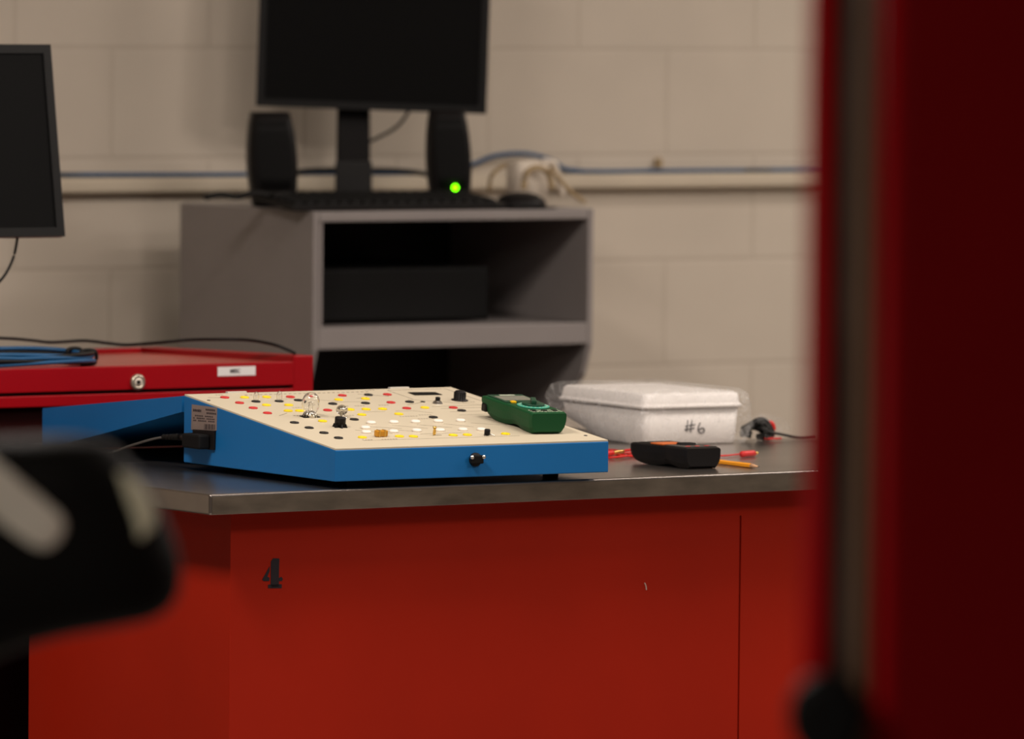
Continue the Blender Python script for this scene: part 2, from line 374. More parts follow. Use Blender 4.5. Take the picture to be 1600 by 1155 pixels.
# keyboard
q0 = FC.hit(445, 322, 1, .02); q1 = FC.hit(790, 320, 1, .02)
f = Fr(FC.w((q0[0] + .01, .012, CT)), FC.yaw + R(0))
kw = q1[0] - q0[0] - .01
t = thing('computer_keyboard', 'black computer keyboard at the front of the grey cabinet top', 'keyboard', f)
MB().prism([(0, 0.0005), (0, .010), (.14, .026), (.14, .018)], 0, 0, kw).build('base', M['black'], t, bevel=.002)
mb = MB()
for r in range(5):
    for c in range(18):
        x = .012 + c * (kw - .024) / 18; y = .012 + r * .024; z = .0105 + y * .114
        mb.hexa([(x, y, z), (x + .019, y, z), (x + .019, y + .019, z + .002), (x, y + .019, z + .002)], [(x + .002, y + .002, z + .006), (x + .017, y + .002, z + .006), (x + .017, y + .017, z + .008), (x + .002, y + .017, z + .008)])
o = mb.build('keys', M['rubber'], t); tag(o, kind='stuff')
q = FC.hit(827, 322, 1, .02)
f = Fr(FC.w((q[0], .05, CT)), FC.yaw)
t = thing('computer_mouse', 'black computer mouse on the right end of the grey cabinet top', 'mouse', f)
rings = []
for k in range(9):
    u = k / 8; s = math.sqrt(max(0, 1 - (u * .98) ** 2.4)); rings.append([((.046 * s + .002) * math.cos(a), (.042 * s + .002) * math.sin(a), .003 + .026 * u) for a in [2 * math.pi * i / 20 for i in range(20)]])
MB().loft(rings).build('body', M['black'], t)
MB().box(-.046, .046, -.05, .06, .0004, .003).build('base', M['bezel'], t, bevel=.001)
cable('usb_cable', [FC.hit(x, y, 1, .12) for x, y in ((320, 309), (345, 304), (370, 308), (395, 302), (420, 305), (450, 303))], .0055, M['wire_black'], 'thick black cable lying at the left end of the grey cabinet top', FC)
cable('usb_cable', [FC.hit(x, y, 1, .478) for x, y in ((422, 309), (432, 285), (470, 268), (560, 266), (640, 268), (690, 282), (706, 309))], .0050, M['wire_black'], 'thick black cable passing behind the monitor stand on the grey cabinet', FC)
# beige adapter with tan cords
q = FC.hit(822, 305, 1, .30)
f = Fr(FC.w((q[0], .30, CT)), FC.yaw)
t = thing('power_adapter', 'beige power adapter with tan cords behind the mouse', 'power adapter', f)
def lc(x, y, d=0): return f.M.T @ (FC.w(FC.hit(x, y, 1, .30 + d)) - f.o)
a, b = lc(798, 312), lc(850, 250)
MB().loft([rring(b[0] - a[0], .05, .012, z, (a[0] + b[0]) / 2, .0) for z in (.0005, b[2] - .008)] + [rring((b[0] - a[0]) * .85, .04, .012, b[2], (a[0] + b[0]) / 2, .0)]).build('housing', M['beige'], t)
MB().tube([lc(x, y, -.045) for x, y in ((818, 296), (822, 272), (838, 262), (856, 270), (862, 295))], .0055).build('cord', M['tan'], t)
MB().tube([lc(x, y, -.02) for x, y in ((845, 252), (866, 256), (872, 280), (880, 305))], .006).build('cord', M['beige'], t)
MB().tube([lc(x, y, -.06) for x, y in ((860, 262), (876, 282), (892, 300), (914, 316))], .004).build('cord', M['tan'], t)
MB().tube([lc(x, y, .02) for x, y in ((765, 300), (768, 275), (790, 258), (812, 262))], .004).build('cord', M['tan'], t)

# ------------------------------------------------------------------ red workbench
BZ = .91066
FB = Fr((-.4131, 9.4858, 0), R(34.454)); BL, BD, BT = 2.2, .595, .0295
t = thing('workbench', 'orange-red steel workbench with a worn steel top and a stencilled 4', 'workbench', FB)
o = MB().box(0, BL, 0, BD, BZ - BT, BZ).build('worktop', M['steel'], t, bevel=.0035, seg=4); tag(o, 'worn grey steel top')
MB().box(.0035, BL - .001, -.0006, .0, BZ - BT + .0015, BZ - .004).build('front_edge', M['steel_edge'], t)
OL, OF = .0622, .045
MB().box(OL, BL - .04, OF + .003, BD - .003, .09, BZ - BT).build('body', M['orange_red'], t)
seam = FB.hit(1156, 900, 1, OF)[0]; ztop = FB.hit(1156, 806, 1, OF)[2]
mb = MB(); mb.box(OL, BL - .04, OF, OF + .003, ztop, BZ - BT); mb.box(OL, seam - .0017, OF, OF + .003, .09, ztop); mb.box(seam + .0017, BL - .04, OF, OF + .003, .09, ztop)
mb.build('front_panel', M['orange_red'], t)
MB().box(OL + .03, BL - .07, .06, BD - .05, 0, .09).build('plinth', M['rubber'], t)
def decal(polys, scale, ox, oy, name, ma, parent, fr, ax, v, th):
    mb = MB()
    for poly in polys:
        P = [fr.hit(ox + x / scale, oy + y / scale, ax, v) for x, y in poly]
        n = len(P); Q = [np.array(p) + np.array([0, -th if ax == 1 else 0, 0]) + np.array([-th if ax == 0 else 0, 0, 0]) for p in P]
        mb.add([*P, *Q], [tuple(range(n)), tuple(range(n, 2 * n))[::-1]] + [(i, (i + 1) % n, n + (i + 1) % n, n + i) for i in range(n)])
    return mb.build(name, ma, parent)
o = decal([[(722, 400), (722, 470), (690, 545), (722, 560), (716, 605), (640, 606), (616, 588)],
           [(770, 288), (858, 292), (850, 560), (852, 690), (736, 690), (738, 400), (742, 330)],
           [(850, 565), (885, 545), (908, 578), (890, 606), (850, 606)],
           [(700, 655), (890, 650), (890, 705), (700, 705)]], 8.889, 340, 840, 'stencilled_number', M['ink'], t, FB, 1, OF - .0002, .0003)
tag(o, 'black stencilled number 4')
q = [FB.hit(x, y, 1, OF - .0006) for x, y in ((1007, 911), (1009, 915), (1010, 922))]
MB().tube(q, .0008, n=6).build('scratch', M['scratch'], t)
# second table behind the bench, same height
e0 = FB.hit(1135, 690, 2, BZ)
f = Fr(FB.w((-.12, BD + .004, 0)), FB.yaw); TL, TDp = 1.60, .40
t = thing('work_table', 'steel-topped work table standing directly behind the red workbench', 'table', f)
TX = e0[0] + .12 - .02
MB().box(0, TX, 0, TDp, BZ - .03, BZ - .0004).build('tabletop', mat('dark_steel', (.11, .10, .095), .38, 1, var=.15), t, bevel=.002)
for x in (.05, TX - .09):
    for y in (.03, TDp - .07): MB().box(x, x + .04, y, y + .04, 0, BZ - .03).build('leg', M['darkgrey'], t)

# ------------------------------------------------------------------ circuit trainer
W_, D_, HF, HB = .4513, .4305, .0459, .0981
FT = Fr((-.24402, 9.6, BZ + .0105), R(32.026))
t = thing('circuit_trainer', 'blue circuit trainer console with a cream sloping panel, open on the workbench', 'circuit trainer', FT)
MB().prism([(0, 0), (0, HF - .0022), (D_, HB - .0022), (D_, 0)], 0, 0, W_).build('case', M['blue'], t, bevel=.0012)
ang = math.atan2(HB - HF, D_); PL = math.hypot(D_, HB - HF)
PM = Matrix.Translation((0, 0, HF)) @ Matrix.Rotation(ang, 4, 'X')       # panel frame
MB().box(.0008, W_ - .0008, .0008, PL - .0008, -.0022, 0).build('panel', M['cream'], t, M=PM)
for x in (.05, W_ - .05):
    for y in (.075, D_ - .06): MB().lathe([(.011, -.0104), (.012, .0)], Matrix.Translation((x, y, 0))).build('foot', M['rubber'], t)
def pan(px_, py_, off=0):
    Mi = PM.inverted(); o_ = FT.M.T @ (CAM - FT.o); d_ = FT.M.T @ ray(px_, py_)
    o2 = Mi @ Vector(o_); d2 = Mi.to_3x3() @ Vector(d_); k = (off - o2.z) / d2.z; return o2 + d2 * k
def at(u, v, h=0): return PM @ Matrix.Translation((u * W_, v * PL, h))
jr = [(.0066, 0), (.0066, .0012), (.0060, .0018), (.0026, .0018), (.0022, .0002)]
base_jack = None
cols = [.103, .172, .251, .333, .416, .532, .623, .695, .79]
red = [(.104, .916), (.103, .814), (.101, .719), (.101, .624), (.333, .892), (.417, .905), (.527, .893), (.693, .888), (.332, .643), (.625, .745), (.622, .637), (.789, .624)]
yel = [(.172, .907), (.251, .902), (.173, .762), (.249, .751), (.192, .652), (.231, .647), (.473, .821), (.575, .825), (.473, .641), (.532, .637), (.405, .549), (.538, .542), (.211, .46), (.691, .639), (.191, .168), (.324, .165), (.370, .156), (.516, .157), (.567, .155), (.706, .151), (.415, .643)]
blk = [(.171, .829), (.253, .823), (.328, .83), (.412, .752), (.624, .891), (.531, .747), (.696, .747), (.333, .471), (.789, .57), (.624, .469), (.102, .448), (.103, .354), (.105, .262), (.106, .17)]
wht = [(.355, .400), (.437, .398), (.515, .394), (.598, .392), (.68, .390), (.289, .320), (.249, .245), (.347, .242), (.434, .246), (.516, .239), (.599, .238), (.662, .228)]
for lst, ma, nm in ((red, 'redjack', 'red'), (yel, 'yellow', 'yellow'), (blk, 'blackjack', 'black')):
    me = None
    for (u, v) in lst:
        if me is None:
            o = MB().lathe(jr, n=20).build('jack', M[ma], t); me = o.data
        else:
            o = bpy.data.objects.new('jack', me); C.objects.link(o); o.parent = t
        o.matrix_local = at(u, v); tag(o, '%s socket in the cream panel' % nm)
me = None
for (u, v) in wht:
    if me is None:
        o = MB().lathe([(.0068, 0), (.0068, .0022), (.0055, .0036)], n=20).build('button', M['white'], t); me = o.data
    else:
        o = bpy.data.objects.new('button', me); C.objects.link(o); o.parent = t
    o.matrix_local = at(u, v); tag(o, 'white round button')
# printed circuit lines and tiny legends
mb = MB()
def pl(u0, v0, u1, v1, wd=.0007):
    a = Vector((u0 * W_, v0 * PL, 0)); b = Vector((u1 * W_, v1 * PL, 0)); d = (b - a).normalized(); s = Vector((-d.y, d.x, 0)) * wd
    z = Vector((0, 0, .0001)); mb.hexa([a - s, b - s, b + s, a + s], [a - s + z, b - s + z, b + s + z, a + s + z])
lines = [(.05, .93, .09, .92), (.27, .87, .33, .86), (.36, .86, .46, .80), (.43, .79, .53, .78), (.55, .84, .60, .86), (.60, .92, .68, .86), (.68, .86, .70, .90), (.44, .60, .52, .60),
         (.56, .60, .62, .60), (.62, .60, .67, .55), (.24, .30, .33, .22), (.30, .36, .41, .30), (.41, .36, .50, .29), (.50, .36, .59, .29), (.60, .36, .67, .29), (.36, .30, .43, .24),
         (.70, .36, .78, .31), (.74, .97, .74, .80), (.74, .97, .96, .97), (.72, .80, .96, .64), (.73, .66, .95, .66), (.74, .56, .93, .56), (.74, .50, .93, .50), (.74, .62, .93, .62), (.17, .12, .74, .12), (.80, .44, .80, .30), (.96, .97, .96, .66),
         (.42, .20, .60, .20), (.66, .70, .74, .74), (.12, .58, .17, .62)]
for l in lines: pl(*l)
for k in range(26): pl(.20 + k * .018, .955, .209 + k * .018, .955, .0016)
for (u, v, n_) in ((.52, .505, 7), (.56, .455, 6), (.60, .52, 5), (.17, .575, 6), (.17, .13, 4), (.24, .13, 6), (.24, .71, 6), (.33, .55, 5), (.41, .71, 4), (.80, .97, 4), (.88, .72, 5), (.90, .60, 6), (.66, .98, 4), (.33, .77, 4), (.10, .97, 3), (.47, .71, 4), (.56, .71, 4)):
    for k in range(n_): pl(u + k * .010, v, u + k * .010 + .0055, v, .0016)
o = mb.build('printed_diagram', M['print_k'], t, M=PM)
tag(o, 'thin dark printed circuit lines')
MB().hexa(*[[pan(x, y, z) for x, y in ((648, 617.3), (691, 616.6), (680, 612.6), (637, 612.9))] for z in (.0001, .0008)]).build('display_window', M['screen'], t, M=PM)
def lathe_part(name, ma, u, v, prof, n=24, h=0): return MB().lathe(prof, n=n).build(name, M[ma], t, M=at(u, v, h))
# knobs
k_ = lathe_part('knob', 'black', .890, .756, [(.0125, 0), (.0125, .001), (.0088, .0015), (.0082, .0125), (.0072, .0140)]); tag(k_, 'large black knob')
mb = MB()
for i in range(14):
    a = 2 * math.pi * i / 14; mb.box(-.0008, .0008, .0080, .0090, .002, .0120); 
    n8 = 8; rot = Matrix.Rotation(a, 3, 'Z'); mb.v[-n8:] = [tuple(rot @ Vector(p)) for p in mb.v[-n8:]]
o = mb.build('grip_ridges', M['bezel'], k_, M=at(.890, .756))
lathe_part('knob', 'black', .781, .712, [(.0036, .004), (.0036, .0088), (.003, .0094)]); lathe_part('bushing', 'chrome', .781, .712, [(.0080, 0), (.0062, .003), (.0038, .0045)], n=8)
lathe_part('button', 'blackjack', .745, .745, [(.0035, 0), (.0035, .001)])
k_ = lathe_part('switch_knob', 'black', .215, .355, [(.0078, .004), (.0080, .013), (.0074, .0145)])
mb = MB()
for i in range(6):
    a = 2 * math.pi * (i + .3) / 6; mb.add([tuple(Matrix.Rotation(a, 3, 'Z') @ Vector(p)) for p in ((.004, -.003, 0), (.011, -.001, .0), (.011, .001, .0), (.004, .003, 0), (.004, -.003, .006), (.009, -.001, .005), (.009, .001, .005), (.004, .003, .006))],
                                         [(3, 2, 1, 0), (4, 5, 6, 7), (0, 1, 5, 4), (1, 2, 6, 5), (2, 3, 7, 6), (3, 0, 4, 7)])
mb.build('knob_skirt', M['bezel'], k_, M=at(.215, .355))
# glass lamps
def lamp(u, v, r, h, bulb=False):
    if bulb:
        base = lathe_part('lamp_socket', 'chrome', u, v, [(.0085, 0), (.0085, .006), (.007, .008)])
        mb = MB()
        for i in range(12):
            a = 2 * math.pi * i / 12; mb.tube([Matrix.Rotation(a, 3, 'Z') @ Vector(p) for p in ((.011, 0, .0005), (.009, 0, .005), (.006, 0, .009))], .0007, n=6, sub=2)
        mb.build('socket_prongs', M['chrome'], base, M=at(u, v)); MB().box(-.013, .013, -.007, .007, 0, .0012).build('socket_base', M['black'], base, M=at(u, v))
    else:
        base = lathe_part('lamp_socket', 'blackjack', u, v, [(.0055, 0), (.0055, .0015)])
    prof = []
    for k in range(17):
        q = k / 16
        if q < .4: rr = r * (.62 + .38 * math.sin(q / .4 * math.pi / 2))
        else: rr = r * math.sqrt(max(1e-4, 1 - ((q - .4) / .6) ** 2.4))
        prof.append((max(rr, .0002), (.006 if bulb else .0012) + h * q))
    g = MB().lathe(prof + [(max(a * .94 - .0002, .0001), b * .985) for a, b in prof[::-1]], n=28, cap=False).build('glass_bulb', M['glass'], base, M=at(u, v)); tag(g, 'clear glass bulb')
    mb = MB()
    for s in (-1, 1): mb.tube([(s * r * .2, 0, .003), (s * r * .25, 0, h * .5), (s * r * .12, 0, h * .68)], r * .035, n=6, sub=3)
    mb.tube([(-r * .35, 0, h * .68), (0, 0, h * .72), (r * .35, 0, h * .68)], r * .05, n=6); mb.build('filament', M['chrome'], base, M=at(u, v))
lamp(.174, .834, .0042, .0135); lamp(.253, .823, .0042, .0145); lamp(.211, .543, .0130, .030, True)
# small domed indicator on a stem
qd = pan(533.5, 652.5); DU, DV = qd.x / W_, qd.y / PL
k_ = lathe_part('indicator', 'chrome', DU, DV, [(.0085, .0), (.0085, .001), (.002, .002), (.002, .009)]); 
prof = [(.0085 * math.cos(a), .011 + .0075 * math.sin(a)) for a in [R(-60 + 150 * i / 10) for i in range(11)]]
MB().lathe([(max(a, .0001), b) for a, b in prof], n=24).build('glass_dome', M['glass'], k_, M=at(DU, DV))
MB().lathe([(.0052, .0095), (.006, .0125), (.0035, .0145)], n=10).build('reflector', M['chrome'], k_, M=at(DU, DV))
# amber resistor block, brass post, trimmer
k_ = MB().box(-.0095, .0095, -.004, .004, .0005, .0095).build('resistor', M['amber'], t, M=at(.262, .175), bevel=.0015)
MB().box(-.0055, -.0035, -.0043, .0043, .0004, .0099).build('band', M['brass'], k_, M=at(.262, .175)); MB().box(.0035, .0055, -.0043, .0043, .0004, .0099).build('band', M['brass'], k_, M=at(.262, .175))
k_ = lathe_part('test_post', 'brass', .454, .170, [(.0018, 0), (.0024, .004), (.0016, .009), (.003, .0125)]); MB().box(-.002, .010, -.002, .0, .0, .001).build('post_clip', M['chrome'], k_, M=at(.454, .165))
k_ = lathe_part('trimmer', 'black', .631, .140, [(.0042, .001), (.0042, .008), (.0036, .0092)])
mb = MB()
for s in (-1, 0, 1): mb.tube([(s * .004, -.002, .002), (s * .0075, -.004, .0015), (s * .009, -.006, .0004)], .0006, n=6, sub=3)
mb.build('pins', M['chrome'], k_, M=at(.631, .140))
for (x, y) in ((326, 626), (915, 681), (716, 611)):
    q = pan(x, y); MB().lathe([(.0028, 0), (.0022, .0008)], n=12).build('screw', M['cable_grey'], t, M=PM @ Matrix.Translation((q.x, q.y, 0)))
# front socket and left-side plate, inlet and plug
q = FT.hit(742, 716, 1, 0)
k_ = MB().lathe([(.0098, 0), (.0098, .003), (.0085, .005)], Matrix.Translation((q[0], 0, q[2] - .002)) @ Matrix.Rotation(R(90), 4, 'X')).build('front_socket', M['black'], t)
MB().box(q[0] - .011, q[0] + .009, -.010, -.003, q[2] - .0075, q[2] + .0045).build('socket_block', M['rubber'], k_, bevel=.0015)
for s in (-1, 1):
    MB().lathe([(.0032, 0), (.0026, .003)], Matrix.Translation((q[0] - .001 + s * .0095, -.0085, q[2] + .002)) @ Matrix.Rotation(R(90), 4, 'X'), n=16).build('terminal_screw', M['chrome'], k_)
def sidept(x, y): return FT.hit(x, y, 0, 0)
P = [sidept(*p) for p in ((300, 632), (339.5, 637), (338.5, 673), (299, 671.5))]
mb = MB(); Q = [p + np.array([-.0004, 0, 0]) for p in P]; mb.add([*P, *Q], [(0, 1, 2, 3), (7, 6, 5, 4), (0, 1, 5, 4), (1, 2, 6, 5), (2, 3, 7, 6), (3, 0, 4, 7)])
k_ = mb.build('rating_plate', M['plate'], t)
def lp(u, v): a = P[0] * (1 - u) + P[1] * u; b = P[3] * (1 - u) + P[2] * u; return a * (1 - v) + b * v + np.array([-.0006, 0, 0])
mb = MB()
def bar(u0, v0, u1, v1): mb.add([lp(u0, v0), lp(u1, v0), lp(u1, v1), lp(u0, v1)], [(0, 1, 2, 3)])
bar(.06, .17, .10, .27); bar(.12, .17, .17, .27); bar(.19, .17, .24, .27); bar(.26, .17, .32, .27); bar(.34, .17, .38, .27)
for r, (a, b) in enumerate(((.56, .94), (.60, .94))):
    for k in range(7): bar(a + k * .055, .10 + r * .14, a + k * .055 + .038, .18 + r * .14)
for r in range(3):
    for k in range(13):
        if (k * 7 + r * 5) % 6: bar(.08 + k * .066, .40 + r * .10, .08 + k * .066 + .045, .45 + r * .10)
for k in range(11): bar(.52 + k * .040, .74, .52 + k * .040 + (.024 if k % 3 else .012), .97)
mb.build('plate_print', M['ink'], k_)
P2 = [sidept(*p) for p in ((304, 671), (338, 673), (337, 703.5), (305, 700))]
mb = MB(); Q = [p + np.array([-.004, 0, 0]) for p in P2]; mb.add([*P2, *Q], [(0, 1, 2, 3), (7, 6, 5, 4), (0, 1, 5, 4), (1, 2, 6, 5), (2, 3, 7, 6), (3, 0, 4, 7)])
mb.build('power_inlet', M['black'], t, bevel=.001)
for (x0, x1, y) in ((354, 384, 610.5), (608, 638, 604.8)):
    a = FT.hit(x0, y, 1, D_ + .003); b = FT.hit(x1, y, 1, D_ + .003)
    k_ = MB().box(a[0], b[0], D_ - .0005, D_ + .0065, HB - .004, HB + .0018).build('hinge', M['hinge_plate'], t, bevel=.0008)
# opened lid hanging behind, resting on the table behind
y0l, y1l = D_ + .006, D_ + .006 + .425
dl = y1l - y0l
zt0, zt1 = HB - .003, HB - .003 - .042
zb0, zb1 = HB - .026, -.0100
th = .003
k_ = MB()
k_.prism([(y0l, zb0), (y0l, zt0), (y1l, zt1), (y1l, zb1)], 0, 0, th); k_.prism([(y0l, zb0), (y0l, zt0), (y1l, zt1), (y1l, zb1)], 0, W_ - th, W_)
k_.prism([(y0l, zb0), (y0l, zb0 + th), (y1l, zb1 + th), (y1l, zb1)], 0, th, W_ - th)
k_.box(th, W_ - th, y0l, y0l + th, zb0 + th, zt0); k_.box(th, W_ - th, y1l - th, y1l, zb1 + th, zt1)
tag(k_.build('lid', M['blue'], t), 'blue wedge lid folded open behind')
# power cord with moulded plug (thing of its own)
c = (P2[0] + P2[1] + P2[2] + P2[3]) / 4
fcord = FT
yc = [FT.hit(x, y, 0, -.020) for x, y in ((322, 690), (300, 690), (290, 686), (280, 683), (268, 682), (256, 684))]
ym = sidept(320, 690)
o0 = np.array([-.0045, ym[1], ym[2]])
def cr_(p, w_, h_): # ring across the cord direction (local y)
    return [(p[0] + w_ * math.cos(a), p[1], p[2] + h_ * math.sin(a)) for a in [2 * math.pi * i / 16 for i in range(16)]]
pA = sidept(333, 690); pB = sidept(306, 687)
mb = MB(); mb.box(-.024, -.0045, pB[1], pA[1] + .0, pA[2] - .011, pA[2] + .010)
plug_o = mb.build('power_plug', M['rubber'], t, bevel=.003)
s0 = FT.hit(303, 688, 0, -.014); s1 = FT.hit(282, 683, 0, -.014)
mb = MB().loft([cr_(s0 + (s1 - s0) * k / 4, .010 - .0015 * k, .011 - .0018 * k) for k in range(5)])
s2 = FT.hit(256, 683, 0, -.014)
rings = []
for k in range(25):
    u = k / 24; r_ = .0044 + .0012 * math.cos(u * 2 * math.pi * 5) - .001 * u; rings.append(cr_(s1 + (s2 - s1) * u, r_, r_))
mb.loft(rings); mb.build('strain_relief', M['wire_black'], plug_o)
pts = [FT.hit(x, y, 0, -.014 - k * .012) for k, (x, y) in enumerate(((257, 683), (240, 686), (222, 691), (200, 698), (175, 707)))]
e_ = pts[-1]; zf = BZ + .004 - FT.o[2]
pts += [(e_[0] - .03, e_[1] + .03, max(zf, e_[2] - .01)), (e_[0] - .05, e_[1] + .10, zf)]
MB().tube(pts, .0019).build('power_cord', M['cable_grey'], plug_o)

# ------------------------------------------------------------------ multimeters
def meter(fr_obj, Mloc, L, Wt, Wb, H, body, dark, rise, style):
    """lofted along local y: 0 = near end, L = display end"""
    rings = []; n = 22
    for k in range(n):
        u = k / (n - 1)
        wd = Wb + (Wt - Wb) * (3 * u * u - 2 * u ** 3) - .004 * math.exp(-((u - .42) / .14) ** 2)
        e_ = min(u, 1 - u) / .05; en = 1 if e_ > 1 else math.sqrt(1 - (1 - e_) ** 2 * .35)
        wd *= (.96 + .04 * min(1, e_))
        zb = .0045 * math.exp(-((u - .38) / .13) ** 2) + (rise * ((u - .70) / .3) ** 2 if u > .70 else 0) + (.004 * (1 - e_) if e_ < 1 and u < .5 else 0)
        zt = H - (.0012 * (1 - e_) if e_ < 1 else 0)
        hw = wd / 2; c_ = .0022; b_ = .006
        prof = [(-hw + b_, zb), (hw - b_, zb), (hw - b_ * .3, zb + (zt - zb) * .25), (hw, zb + (zt - zb) * .6), (hw, zt - c_ * 1.2), (hw - c_ * .4, zt - c_ * .3), (hw - c_, zt),
                (-hw + c_, zt), (-hw + c_ * .4, zt - c_ * .3), (-hw, zt - c_ * 1.2), (-hw, zb + (zt - zb) * .6), (-hw + b_ * .3, zb + (zt - zb) * .25)]
        rings.append([(x, u * L, z) for x, z in prof])
    b = MB().loft(rings, smooth=False).build('body', M[body], fr_obj, M=Mloc)
    hw = Wb / 2
    if style == 'green':
        MB().hexa([(-hw * .95, L * .55, H + .0001), (hw * .98, L * .55, H + .0001), (hw * .98, L * .96, H + .0001), (-hw * .95, L * .96, H + .0001)], [(-hw * .95, L * .55, H + .0012), (hw * .98, L * .55, H + .0012), (hw * .98, L * .96, H + .0012), (-hw * .95, L * .96, H + .0012)]).build('display_bezel', M[dark], fr_obj, M=Mloc)
        MB().box(-hw * .82, hw * .84, L * .63, L * .86, H + .0012, H + .0018).build('display', M['lcd'], fr_obj, M=Mloc)
        MB().box(-.010, .014, L * .90, L * .935, H + .0012, H + .0016).build('printed_name', M['print_w'], fr_obj, M=Mloc)
        MB().box(-hw * .70, -hw * .45, L * .52, L * .57, H, H + .003).build('mode_button', M['ybut'], fr_obj, M=Mloc, bevel=.0006)
        MB().lathe([(.0235, H), (.0235, H + .0012), (.0225, H + .0015)], Matrix.Translation((0.002, L * .37, 0)), n=40).build('dial_ring', M['teal'], fr_obj, M=Mloc)
        kb = MB().lathe([(.0165, H + .0012), (.0165, H + .004), (.0155, H + .0045)], Matrix.Translation((.002, L * .37, 0)), n=32).build('selector_dial', M[dark], fr_obj, M=Mloc)
        MB().box(-.0155, .0155, -.004, .004, H + .0044, H + .0105).build('dial_grip', M['green_d'], kb, M=Mloc @ Matrix.Translation((.002, L * .37, 0)) @ Matrix.Rotation(R(65), 4, 'Z'), bevel=.0015)
        mb = MB()
        for i in range(20):
            a = 2 * math.pi * i / 20; x = .002 + .0200 * math.cos(a); y = L * .37 + .0200 * math.sin(a); mb.box(x - .0012, x + .0012, y - .0007, y + .0007, H + .0014, H + .00185)
        for r in range(3):
            for c in range(8): mb.box(-hw * .8 + c * .0062, -hw * .8 + c * .0062 + .0045, L * (.05 + .045 * r), L * (.05 + .045 * r) + .0018, H, H + .0004)
        mb.build('printed_scale', M['print_w'], fr_obj, M=Mloc)
        for x in (-.017, 0, .017): MB().lathe([(.0048, H), (.0048, H + .0008), (.003, H + .0008)], Matrix.Translation((x, L * .20 - .012, 0)), n=20).build('jack', M['black'], fr_obj, M=Mloc)
    else:
        MB().box(-hw * .85, hw * .85, L * .60, L * .90, H - .0002, H + .0008).build('display', M['screen'], fr_obj, M=Mloc)
        o = MB().box(-hw * .98, hw * .3, L * .44, L * .66, H - .0002, H + .0022).build('accent', M['orange'], fr_obj, M=Mloc, bevel=.0008); tag(o, 'orange accent on the black meter')
        MB().box(-hw * .9, hw * .9, L * .06, L * .42, H - .0002, H + .0010).build('faceplate', M['cable_grey'], fr_obj, M=Mloc, bevel=.0004)
        MB().lathe([(.014, H), (.014, H + .003), (.012, H + .0035)], Matrix.Translation((.006, L * .38, 0)), n=32).build('selector_dial', M['rubber'], fr_obj, M=Mloc)
        for x in (-.016, .0, .016): MB().lathe([(.004, H + .0009), (.004, H + .0016), (.002, H + .0016)], Matrix.Translation((x, L * .12, 0)), n=16).build('jack', M['redjack'], fr_obj, M=Mloc)
    return b
# green one lies on the sloping panel
gm = Matrix.Translation((.383, .054, .0004)) @ Matrix.Rotation(R(-4.0), 4, 'Z')
pw = PM @ gm
t = thing('multimeter', 'green handheld multimeter lying on the cream panel of the trainer', 'multimeter', FT, 'handheld multimeters')
meter(t, pw, .147, .068, .058, .031, 'green', 'green_d', .014, 'green')
MB().box(-.036, -.028, .128, .141, .009, .021).build('lead_plug', M['black'], t, M=pw, bevel=.002)
# black one lies on the bench
q = FB.hit(1072, 734, 2, BZ); qw = FB.w(q)
FM = Fr((qw[0], qw[1], BZ + .0003), R(30))
t = thing('multimeter', 'black multimeter with an orange accent lying on the steel bench top', 'multimeter', FM, 'handheld multimeters')
meter(t, Matrix.Translation((.030, 0, 0)), .155, .066, .060, .031, 'black', 'black', .007, 'black')

# ------------------------------------------------------------------ red test leads and pencil
def bz(x, y, h=.0025):
    q = FB.w(FB.hit(x, y, 2, BZ + h)); return q
FW = Fr((0, 0, 0), 0)
t = thing('test_lead', 'red test lead with brass tip bunched between the trainer and the black multimeter', 'test lead', Fr(bz(975, 712), 0), 'loose red test leads')
def W2(f, p): return f.M.T @ (np.array(p) - f.o)
ft = Fr(bz(975, 712), 0)
for pts in (((944, 703), (965, 704), (985, 709), (1004, 707)), ((946, 707), (970, 706), (990, 712), (1008, 716)), ((946, 711), (972, 709), (990, 706), (1006, 703)), ((946, 716), (968, 714), (990, 712), (1008, 710)), ((948, 709), (975, 712), (1006, 714))):
    MB().tube([W2(ft, bz(x, y, .0022 + .0022 * (k % 2))) for k, (x, y) in enumerate(pts)], .0016).build('wire', M['wire_red'], t)
up = [W2(ft, bz(964, 706, .008)), W2(ft, bz(985, 703, .010)), W2(ft, bz(1000, 701, .013)), W2(ft, bz(1016, 700, .012)), W2(ft, bz(1040, 704, .006))]
MB().tube(up, .0018).build('wire', M['wire_red'], t)
a, b = W2(ft, bz(974, 705, .009)), W2(ft, bz(957, 708, .0075)); a = Vector(a); b = Vector(b); 
tag(MB().tube([b, b + (a - b) * .4, a], (.0036, .0026), sub=3).build('tip', M['brass'], t), 'brass tip')
c_ = b + (b - a) * .6
tag(MB().tube([b, (b + c_) / 2, c_], .0046, sub=2).build('plug', M['wire_red'], t), 'red plug')
ft = Fr(bz(1160, 710), 0)
t = thing('test_lead', 'red banana plug lead lying right of the black multimeter', 'test lead', ft, 'loose red test leads')
MB().tube([W2(ft, bz(x, y, .0025)) for x, y in ((1112, 713), (1135, 712), (1150, 710.5), (1160, 709.5))], .0014).build('wire', M['wire_red'], t)
a, b = Vector(W2(ft, bz(1159, 710, .0052))), Vector(W2(ft, bz(1178, 708.5, .0052)))
MB().tube([a, a * .5 + b * .5, b], .0048, n=8, sub=2).build('plug', M['redjack'], t)
MB().tube([b, b + (b - a) * .15, b + (b - a) * .32], (.0026, .0018), sub=2).build('tip', M['brass'], t)
MB().lathe([(.0017, 0), (.0017, .0052)], Matrix.Translation(a * .5 + b * .5 - Vector((0, .0, 0))) @ Matrix.Rotation(R(90), 4, 'X'), n=12).build('side_hole', M['black'], t)
